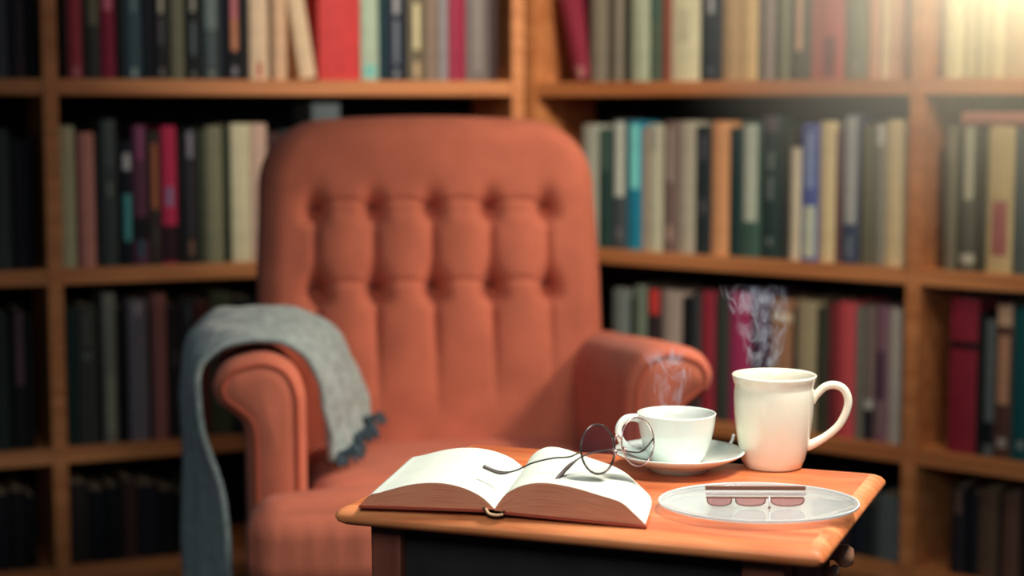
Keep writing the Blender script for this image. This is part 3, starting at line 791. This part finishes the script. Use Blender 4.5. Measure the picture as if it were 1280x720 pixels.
# ------------------------------------------------------------------ open book
p0 = on_z(618, 643, TZ + .004)
bd = Vector((.957, -.29, 0)).normalized()
BRZ = math.atan2(bd.y, bd.x)
obk = empty('open_book', (p0.x, p0.y, TZ), BRZ, 'thick open book with reddish page edges lying on the table front', 'book')
BL_ = .195
WLb = (on_z(455, 634, TZ) - p0).length; WRb = (on_z(809, 658, TZ) - p0).length
def block(sgn, prof, W_, thick0):
    """page block: curved top, sheets on the front/back ends; prof (u 0..1, z)"""
    bm = bmesh.new(); uvl = bm.loops.layers.uv.new('UVMap')
    pr = catmull([(a * W_ * sgn, 0, z) for a, z in prof], 6)
    base = [Vector((p.x, 0, thick0 * max(0, 1 - (abs(p.x) / W_)) + .0035)) for p in pr]
    NY = 16
    def skew(p, y):   # the far end of the leaves fans a little
        t = y / BL_
        f = (1 - .38 * t ** 5) if sgn > 0 else 1
        return Vector((p.x * f - .137 * y, y, p.z * (1 - .10 * t) + .0003))
    T = [[bm.verts.new(skew(p, BL_ * j / NY)) for p in pr] for j in range(NY + 1)]
    Bv = [[bm.verts.new(skew(p, BL_ * j / NY)) for p in base] for j in range(NY + 1)]
    for j in range(NY):
        for k in range(len(pr) - 1):
            f = bm.faces.new((T[j][k], T[j][k + 1], T[j + 1][k + 1], T[j + 1][k])); f.material_index = 0
            f = bm.faces.new((Bv[j][k], Bv[j + 1][k], Bv[j + 1][k + 1], Bv[j][k + 1])); f.material_index = 1
        f = bm.faces.new((T[j][0], T[j + 1][0], Bv[j + 1][0], Bv[j][0])); f.material_index = 1
        f = bm.faces.new((T[j][-1], Bv[j][-1], Bv[j + 1][-1], T[j + 1][-1])); f.material_index = 0
    for row, brow in ((T[0], Bv[0]), (T[-1], Bv[-1])):
        n = 8; prev = row
        mids = []
        for m_ in range(1, n): mids.append([bm.verts.new(a.co.lerp(b.co, m_ / n)) for a, b in zip(row, brow)])
        seq = [row] + mids + [brow]
        for ri in range(len(seq) - 1):
            for k in range(len(row) - 1):
                try: f = bm.faces.new((seq[ri][k], seq[ri + 1][k], seq[ri + 1][k + 1], seq[ri][k + 1]))
                except Exception: continue
                f.material_index = 1
                uv = {seq[ri][k]: (k / len(row), ri / n), seq[ri + 1][k]: (k / len(row), (ri + 1) / n), seq[ri + 1][k + 1]: ((k + 1) / len(row), (ri + 1) / n), seq[ri][k + 1]: ((k + 1) / len(row), ri / n)}
                for l in f.loops: l[uvl].uv = uv[l.vert]
    return link('page_block', bm, [M['page'], M['page_edge']], obk, smooth=True, angle=40)
block(-1, [(0.0, .0095), (.10, .021), (.25, .029), (.42, .0315), (.62, .028), (.85, .018), (.93, .0145), (1.0, .0045)], WLb, .005)
block(1, [(0.0, .0095), (.08, .025), (.20, .035), (.34, .0385), (.52, .036), (.70, .030), (.84, .0245), (.93, .014), (1.0, .0045)], WRb, .004)
cover_m = mat('red_cloth_cover', (176, 74, 52), .6, .3, k=.9)
for sgn, W_, lift in ((-1, WLb, .005), (1, WRb, .004)):
    bm = bmesh.new(); rws = []
    for y in (-.002, .13, BL_ + .001):
        rws.append([Vector((sgn * a * (W_ + .002) * (1 if sgn < 0 or y < .1 else .90 if y < .15 else .58) - .137 * y, y, .0012 + lift * max(0, 1 - a) + .0012)) for a in [.07, .2, .4, .6, .8, 1.0]])
    grid(bm, rws); o = link('cover_board', bm, cover_m, obk)
    md = o.modifiers.new('s', 'SOLIDIFY'); md.thickness = .0022; md.offset = 0
bm = bmesh.new()
sp = catmull([(-.011, 0, .0105), (-.007, 0, .0045), (0, 0, .0022), (.007, 0, .0040), (.0105, 0, .0085)], 5)
grid(bm, [[p + Vector((-.137 * y, y, 0)) for p in sp] for y in (-.003, BL_ + .003)])
o = link('spine', bm, mat('dark_spine', (40, 24, 22), .6, .3), obk, smooth=True); md = o.modifiers.new('s', 'SOLIDIFY'); md.thickness = .0018; md.offset = 0
bm = bmesh.new(); tube(bm, catmull([(-.008, -.003, .010), (-.004, -.0045, .0055), (.004, -.0045, .0045), (.010, -.003, .0055)], 5), .0014, 8)
link('headband', bm, M['gold'], obk, smooth=True)

# ------------------------------------------------------------------ round wire spectacles resting on the open book
def along(px, py, y): return on_plane(px, py, Vector((0, y, 0)), Vector((0, 1, 0)))
g_y = 1.722
lc = along(747.5, 561.5, g_y)                       # centre of the upright lens
axis = Vector((.73, .68, 0)).normalized()         # across the front of the frame
up = Vector((-.10, .12, 1)).normalized(); up = (up - axis * up.dot(axis)).normalized()
RL = .0245
gls = empty('spectacles', (lc.x, lc.y, TZ + .03), 0, 'round wire-rimmed spectacles resting on the right page of the open book', 'eyeglasses')
def G(p): return Vector(p) - gls.location
def ring(c, rx, rz_, n=48): return [G(c + axis * rx * math.cos(2 * PI * k / n) + up * rz_ * math.sin(2 * PI * k / n)) for k in range(n)]
lc2 = lc + axis * .058
for c in (lc, lc2):
    bm = bmesh.new(); tube(bm, ring(c, RL * .97, RL), .00115 if c is lc else .0008, 8, closed=True)
    rim = link('rim', bm, M['wire_pink'] if c is lc2 else M['wire'], gls, smooth=True)
    bm = bmesh.new(); nrm = axis.cross(up)
    vs0 = [bm.verts.new(p + nrm * .0006) for p in ring(c, RL * .93, RL * .98)]; vs1 = [bm.verts.new(p - nrm * .0006) for p in ring(c, RL * .93, RL * .98)]
    bm.faces.new(vs0); bm.faces.new(vs1[::-1])
    for k in range(len(vs0)): bm.faces.new((vs0[k], vs1[k], vs1[(k + 1) % len(vs0)], vs0[(k + 1) % len(vs0)]))
    link('lens', bm, M['lens'], rim)
bm = bmesh.new(); a = lc + axis * RL * .93 + up * .004; b = lc2 - axis * RL * .93 + up * .004
tube(bm, catmull([G(a), G((a + b) / 2 + up * .006), G(b)], 8), .0010, 8); link('bridge', bm, M['wire_pink'], gls, smooth=True)
for s_, c in ((1, lc), (-1, lc2)):
    bm = bmesh.new(); q = c + axis * (RL * .90) * s_ - up * .004
    tube(bm, [G(q), G(q + Vector((.001, -.003, .001))), G(q + Vector((.002, -.005, -.004)))], .0016, 8); link('nose_pad', bm, M['wire_pink'], gls, smooth=True)
def temple(pts, r0=.0009, r1=.0021):
    bm = bmesh.new(); P_ = catmull([G(p) for p in pts], 10)
    tube(bm, P_, lambda q: r0 + (r1 - r0) * max(0, min(1, (q - .72) / .1)), 8); return link('temple', bm, M['wire'], gls, smooth=True)
h1 = lc - axis * RL * .97 + up * .001
temple([h1, along(712, 571, 1.722), along(690, 573, 1.735), along(665, 579, 1.745), along(645, 588, 1.750), along(625, 591, 1.752), along(604, 583, 1.755)])
h2 = lc2 + axis * RL * .95
temple([h2, along(800, 565, 1.785), along(770, 562, 1.765), along(745, 565, 1.750), along(727, 571, 1.737), along(710, 584, 1.722), along(693, 603, 1.700)])

# ------------------------------------------------------------------ saucer, cup, spoon, mug
sp0 = on_z(848, 587, TZ)
saucer = empty('saucer', (sp0.x, sp0.y, TZ), 0, 'white china saucer under the teacup', 'saucer')
bm = bmesh.new()
lathe(bm, [(0, .0025), (.020, .0025), (.028, .0022), (.030, 0), (.033, 0), (.034, .003), (.052, .0085), (.068, .0145), (.0725, .0170), (.0735, .0180), (.0728, .0188), (.068, .0172), (.052, .0115), (.036, .0068), (.031, .0058), (.027, .0062), (0, .0058)], 80)
link('dish', bm, M['china'], saucer, smooth=True).scale = (1, 1, 1.2)
cup = empty('teacup', (sp0.x, sp0.y, TZ + .0080), 0, 'white china teacup with one loop handle, steaming on the saucer', 'cup')
cup.location.x += (845 - 848) / F * 1.98
bm = bmesh.new()
lathe(bm, [(0, .003), (.022, .003), (.0235, 0), (.0265, 0), (.0275, .003), (.0325, .0095), (.0372, .020), (.0405, .033), (.0428, .046), (.0436, .0545), (.0440, .0560), (.0432, .0565), (.0424, .0555), (.0410, .046), (.0385, .032), (.034, .018), (.028, .009), (0, .006)], 80)
link('bowl', bm, M['china'], cup, smooth=True)
bm = bmesh.new(); lathe(bm, [(0, .0405), (.0397, .0405), (.0392, .0395), (0, .0395)], 48); link('tea', bm, M['tea'], cup, smooth=False)
bm = bmesh.new()
hp = catmull([(-.0395, 0, .0495), (-.0480, 0, .0520), (-.0590, 0, .0500), (-.0655, 0, .0400), (-.0625, 0, .0270), (-.0520, 0, .0165), (-.0400, 0, .0105), (-.0300, 0, .0088)], 8)
tube(bm, hp, lambda q: .0030 + .0008 * abs(2 * q - 1), 12, flat=(.8, 1.25)); link('handle', bm, M['china'], cup, smooth=True, rot=(0, 0, math.radians(8)))
# teaspoon
ts = empty('teaspoon', (sp0.x + .055, sp0.y + .02, TZ + .016), 0, 'pale teaspoon on the saucer, its curled end rising beside the mug', 'spoon')
bm = bmesh.new()
e1 = along(917, 543, 2.02) - ts.location; e2 = along(914, 553, 2.02) - ts.location; e3 = along(905, 559.5, 2.02) - ts.location; e4 = along(893, 561, 2.01) - ts.location
tube(bm, catmull([e1, e2, e3, e4, e4 + Vector((-.02, .002, -.002)), e4 + Vector((-.035, .004, -.003))], 6), .0017, 10, flat=(1, 1)); link('handle', bm, M['china'], ts, smooth=True)
bm = bmesh.new(); bmesh.ops.create_uvsphere(bm, u_segments=20, v_segments=12, radius=.010)
for v in bm.verts: v.co = Vector((v.co.x * 1.3, v.co.y * .9, v.co.z * .25 if v.co.z < 0 else v.co.z * .1))
link('spoon_bowl', bm, M['china'], ts, smooth=True, loc=e4 + Vector((-.044, .004, -.002)))
# mug
mp_ = on_z(966, 583.5, TZ)
mug = empty('mug', (mp_.x, mp_.y, TZ), 0, 'tall cream mug with flared rim and big ear handle, steaming', 'mug')
kd = mp_.y / F * 1.0
def mp_r(px): return px * (mp_.y) / F
R = lambda px: px * mp_.y / F * .985
prof = [(0, 4), (27, 4), (30, 0), (34, 0), (37, 2), (41, 12), (44.5, 28), (48.2, 50), (50.6, 72), (51.3, 92), (50.8, 103), (50.2, 106), (52.6, 113), (54.0, 118), (54.2, 120), (53.0, 121), (51.5, 119), (49.5, 112), (48.3, 104), (48.5, 90), (48, 70), (46, 50), (42, 28), (36, 12), (0, 8)]
bm = bmesh.new(); lathe(bm, [(R(a), R(b)) for a, b in prof], 96); link('body', bm, M['mug'], mug, smooth=True)
bm = bmesh.new(); lathe(bm, [(0, R(96)), (R(48), R(96)), (R(48), R(95)), (0, R(95))], 48); link('tea', bm, M['tea'], mug)
bm = bmesh.new()
hp = catmull([(R(47.5), 0, R(86)), (R(53), 0, R(94)), (R(64), 0, R(105)), (R(76), 0, R(108)), (R(88), 0, R(103)), (R(94), 0, R(90)), (R(92), 0, R(74)), (R(83), 0, R(56)), (R(68), 0, R(42)), (R(52), 0, R(32)), (R(42), 0, R(28))], 8)
tube(bm, hp, lambda q: R(4.6) + R(1.6) * max(0, (q - .8) / .2) + R(1.0) * max(0, (.1 - q) / .1), 14, flat=(.8, 1.15)); link('handle', bm, M['mug'], mug, smooth=True, rot=(0, 0, math.radians(-6)))

# ------------------------------------------------------------------ glass dish with reading glasses
gp = on_z(948, 638, TZ)
dish = empty('glass_dish', (gp.x, gp.y, TZ), 0, 'shallow clear glass dish near the front right table corner', 'dish')
rr = 126 / F * gp.y * 1.01
bm = bmesh.new()
lathe(bm, [(0, .001), (rr * .62, .001), (rr * .8, .0022), (rr * .97, .0065), (rr, .0078), (rr * 1.0, .0092), (rr * .985, .0095), (rr * .95, .0082), (rr * .8, .0050), (rr * .62, .0040), (0, .0040)], 96)
dish.scale = (1, .86, 1)
link('dish_body', bm, M['glassdish'], dish, smooth=True)
bm = bmesh.new(); tube(bm, [Vector((rr * .992 * math.cos(2 * PI * k / 96), rr * .992 * math.sin(2 * PI * k / 96), .0093)) for k in range(96)], .0010, 8, closed=True)
link('rim', bm, glass('rim_glass', rough=.1, milk=.65, clear=.5), dish, smooth=True)
# folded reading glasses standing on the dish
z_r = TZ + .0048
c0 = on_z(945, 634, z_r)
rg = empty('reading_glasses', (c0.x, c0.y, z_r), math.radians(-1.0), 'narrow folded reading glasses with brown bars standing on the glass dish', 'eyeglasses')
s_ = c0.y / F * 1.0
def bx(name, xa, xb, ya, yb, za, zb, m, par=rg, bev=.0006): return boxo(name, (xa * s_, xb * s_, ya, yb, za * s_, zb * s_), m, par, bev=bev)
bx('brow_bar', -64, 64, .0060, .0085, 20, 25.5, M['brown_frame'])
bx('temple', -64, 64, .0015, .0030, 14.5, 19.5, M['pale_metal'])
bx('temple', -64, 60, -.0015, -.0004, 11.5, 14, M['brown_frame'])
for xa, xb in ((-62, -31), (-26, 12), (19, 61)):
    bm = bmesh.new(); n = 16; f0 = []; f1 = []
    xc, hw = (xa + xb) / 2, (xb - xa) / 2
    pts = [(xc - hw, 12)] + [(xc + hw * -math.cos(PI * k / n) , 12 - 10.5 * (math.sin(PI * k / n)) ** .45) for k in range(1, n)] + [(xc + hw, 12)]
    for x, z in pts: f0.append(bm.verts.new((x * s_, 0, z * s_))); f1.append(bm.verts.new((x * s_, .0012, z * s_)))
    bm.faces.new(f0); bm.faces.new(f1[::-1])
    for k in range(len(f0)): bm.faces.new((f0[k], f0[(k + 1) % len(f0)], f1[(k + 1) % len(f0)], f1[k]))
    ln = link('lens', bm, M['lens_pink'], rg)
    bm = bmesh.new(); tube(bm, [Vector((x * s_, .0006, z * s_)) for x, z in pts], .0007, 6); link('half_rim', bm, M['brown_frame'], ln, smooth=True)
bm = bmesh.new(); tube(bm, [Vector((16.5 * s_, -.001, 14 * s_)), Vector((16.5 * s_, -.004, 5 * s_)), Vector((16 * s_, -.006, 1 * s_))], .0010, 8); link('bridge_pin', bm, M['pale_metal'], rg, smooth=True)
bm = bmesh.new(); bmesh.ops.create_uvsphere(bm, u_segments=12, v_segments=8, radius=.0014); link('pin_tip', bm, M['brown_frame'], rg, smooth=True, loc=(16 * s_, -.006, 1.2 * s_))

# ------------------------------------------------------------------ steam
def steam(name, loc, w, h, label, dens, seed, drift):
    bm = bmesh.new(); rings = []
    for j in range(9):
        t = j / 8; r = w * (.42 + .58 * t) ; 
        rings.append([Vector((r * math.cos(2 * PI * k / 20) + drift * t * t, r * .6 * math.sin(2 * PI * k / 20), h * t)) for k in range(20)])
    V = grid(bm, rings, closed_u=True); bm.faces.new(V[0][::-1]); bm.faces.new(V[-1])
    m = bpy.data.materials.new(name + '_vapour'); m.use_nodes = True; nt = m.node_tree
    for n in list(nt.nodes): nt.nodes.remove(n)
    N = nt.nodes.new; lk = nt.links.new
    out = N('ShaderNodeOutputMaterial'); vs = N('ShaderNodeVolumeScatter'); vs.inputs['Color'].default_value = (.74, .80, 1.0, 1)
    tc = N('ShaderNodeTexCoord'); mp = N('ShaderNodeMapping'); mp.inputs['Location'].default_value = (seed, seed * 1.7, seed * .3); mp.inputs['Scale'].default_value = (1, 1, .6)
    n1 = N('ShaderNodeTexNoise'); n1.inputs['Scale'].default_value = 55; n1.inputs['Detail'].default_value = 3; n1.inputs['Distortion'].default_value = 1.6
    rp = N('ShaderNodeMapRange'); rp.inputs['From Min'].default_value = .50; rp.inputs['From Max'].default_value = .68
    # fade to nothing towards the sides and the top of the plume
    sx = N('ShaderNodeSeparateXYZ'); gx = N('ShaderNodeMath'); gx.operation = 'MULTIPLY'
    lk(tc.outputs['Generated'], sx.inputs[0])
    def para(o):
        a = N('ShaderNodeMath'); a.operation = 'SUBTRACT'; lk(o, a.inputs[0]); a.inputs[1].default_value = .5
        b = N('ShaderNodeMath'); b.operation = 'MULTIPLY'; lk(a.outputs[0], b.inputs[0]); lk(a.outputs[0], b.inputs[1])
        c = N('ShaderNodeMath'); c.operation = 'MULTIPLY_ADD'; lk(b.outputs[0], c.inputs[0]); c.inputs[1].default_value = -4; c.inputs[2].default_value = 1; c.use_clamp = True
        return c.outputs[0]
    px_, py_ = para(sx.outputs[0]), para(sx.outputs[1])
    zt = N('ShaderNodeMapRange'); lk(sx.outputs[2], zt.inputs[0]); zt.inputs['From Min'].default_value = 1.0; zt.inputs['From Max'].default_value = .75
    zb = N('ShaderNodeMapRange'); lk(sx.outputs[2], zb.inputs[0]); zb.inputs['From Min'].default_value = 0; zb.inputs['From Max'].default_value = .08
    def mul(a, b):
        q = N('ShaderNodeMath'); q.operation = 'MULTIPLY'
        lk(a, q.inputs[0])
        if isinstance(b, (int, float)): q.inputs[1].default_value = b
        else: lk(b, q.inputs[1])
        return q.outputs[0]
    lk(tc.outputs['Object'], mp.inputs[0]); lk(mp.outputs[0], n1.inputs['Vector']); lk(n1.outputs['Fac'], rp.inputs[0])
    d = mul(mul(mul(mul(mul(rp.outputs[0], px_), py_), zt.outputs[0]), zb.outputs[0]), dens)
    lk(d, vs.inputs['Density']); lk(vs.outputs[0], out.inputs['Volume'])
    o = link(name, bm, m, None, loc=loc)
    tag(o, label, 'steam', kind='stuff'); return o
steam('steam', (mp_.x - .012, mp_.y, TZ + R(124)), .042, .098, 'bluish white steam rising from the tall cream mug', 62, 1.3, -.012)
steam('steam', (cup.location.x - .006, cup.location.y, TZ + .066), .032, .072, 'faint pale steam rising from the teacup', 60, 4.1, -.004)

# ------------------------------------------------------------------ haze round the unseen corner light, upper right
def haze():
    c = PR + DR * t_at(1330, PR, DR, NR) - NR * .34; c.z = 1.42
    bm = bmesh.new(); bmesh.ops.create_icosphere(bm, subdivisions=4, radius=1)
    for v in bm.verts: v.co = Vector((v.co.x * .85, v.co.y * .31, v.co.z * .75))
    m = bpy.data.materials.new('corner_haze'); m.use_nodes = True; nt = m.node_tree
    for n in list(nt.nodes): nt.nodes.remove(n)
    N = nt.nodes.new; lk = nt.links.new
    out = N('ShaderNodeOutputMaterial'); vs = N('ShaderNodeVolumeScatter'); vs.inputs['Color'].default_value = (1, .97, .86, 1)
    tc = N('ShaderNodeTexCoord'); mp = N('ShaderNodeMapping'); mp.inputs['Scale'].default_value = (1 / .85, 1 / .31, 1 / .75)
    ln = N('ShaderNodeVectorMath'); ln.operation = 'LENGTH'; mr = N('ShaderNodeMapRange'); mr.interpolation_type = 'SMOOTHSTEP'
    lk(tc.outputs['Object'], mp.inputs[0]); lk(mp.outputs[0], ln.inputs[0]); lk(ln.outputs['Value'], mr.inputs[0])
    mr.inputs['From Min'].default_value = 1.0; mr.inputs['From Max'].default_value = 0.2; mr.inputs['To Min'].default_value = 0; mr.inputs['To Max'].default_value = HAZE
    lk(mr.outputs[0], vs.inputs['Density']); lk(vs.outputs[0], out.inputs['Volume'])
    o = link('corner_haze', bm, m, None, loc=c, rot=(0, 0, math.atan2(DR.y, DR.x)))
    tag(o, 'warm glowing haze in the upper right corner before the bookcase', 'haze', kind='stuff')
HAZE = 2.3

# ------------------------------------------------------------------ lights
def area(name, loc, target, size, power, col, size_y=None):
    d = bpy.data.lights.new(name, 'AREA'); d.energy = power; d.color = col; d.size = size
    if size_y: d.shape = 'RECTANGLE'; d.size_y = size_y
    o = bpy.data.objects.new(name, d); COL.objects.link(o); o.location = loc
    o.rotation_euler = (Vector(target) - Vector(loc)).to_track_quat('-Z', 'Y').to_euler(); return o
def point(name, loc, power, col, r=.06):
    d = bpy.data.lights.new(name, 'POINT'); d.energy = power; d.color = col; d.shadow_soft_size = r
    o = bpy.data.objects.new(name, d); COL.objects.link(o); o.location = loc; return o
def spot(name, loc, target, power, col, deg, blend=1, r=.2):
    d = bpy.data.lights.new(name, 'SPOT'); d.energy = power; d.color = col; d.spot_size = math.radians(deg); d.spot_blend = blend; d.shadow_soft_size = r
    o = bpy.data.objects.new(name, d); COL.objects.link(o); o.location = loc
    o.rotation_euler = (Vector(target) - Vector(loc)).to_track_quat('-Z', 'Y').to_euler(); return o
spot('key_spot_light', (.9, 1.9, 2.3), (.34, 4.2, 1.46), 310, (1, .90, .76), 58, 1, .20)  # unseen key light added from above; its cone leaves the lower shelves dim
table_fill = area('over_table_fill_light', (.62, 1.70, 1.90), (.20, 1.85, .7), .45, 11, (1, .98, .90)); table_fill.data.spread = math.radians(110)  # unseen fill added over the table to brighten pages and china
spot('chair_fill_light', (1.25, 2.86, 1.75), (-.20, 2.95, .62), 120, (1, .86, .72), 50, 1, .12)  # unseen spot added to light the chair's arms and seat
front_fill = area('front_fill_light', (-.15, .35, 1.75), (.22, 2.0, .74), .7, 3.2, (.88, 1, .98)); front_fill.data.spread = math.radians(75)  # unseen soft fill added for the fronts of book, cup and mug
point('corner_glow_light', PR + DR * (t_at(1360, PR, DR, NR)) - NR * .34 + Vector((0, 0, 1.50)), 18, (1, .87, .56))  # unseen bare point light, put off-frame to make the corner glow
w = bpy.data.worlds.new('world'); sc.world = w; w.use_nodes = True
w.node_tree.nodes['Background'].inputs[0].default_value = (.22, .48, .85, 1); w.node_tree.nodes['Background'].inputs[1].default_value = .075
try:
    sc.cycles.use_denoising = True; sc.cycles.volume_step_rate = 1.0; sc.cycles.max_bounces = 10; sc.cycles.transparent_max_bounces = 16
except Exception: pass
if HAZE > 0: haze()
labs = {}
for o in sc.objects:
    if o.get('label') and o.parent is None:
        labs.setdefault(o['label'], []).append(o.name)
        n = len(o['label'].split())
        if n > 16 or n < 4: print('LABEL LENGTH', n, o['label'])
for k_, v_ in labs.items():
    if len(v_) > 1: print('DUP', k_, v_)
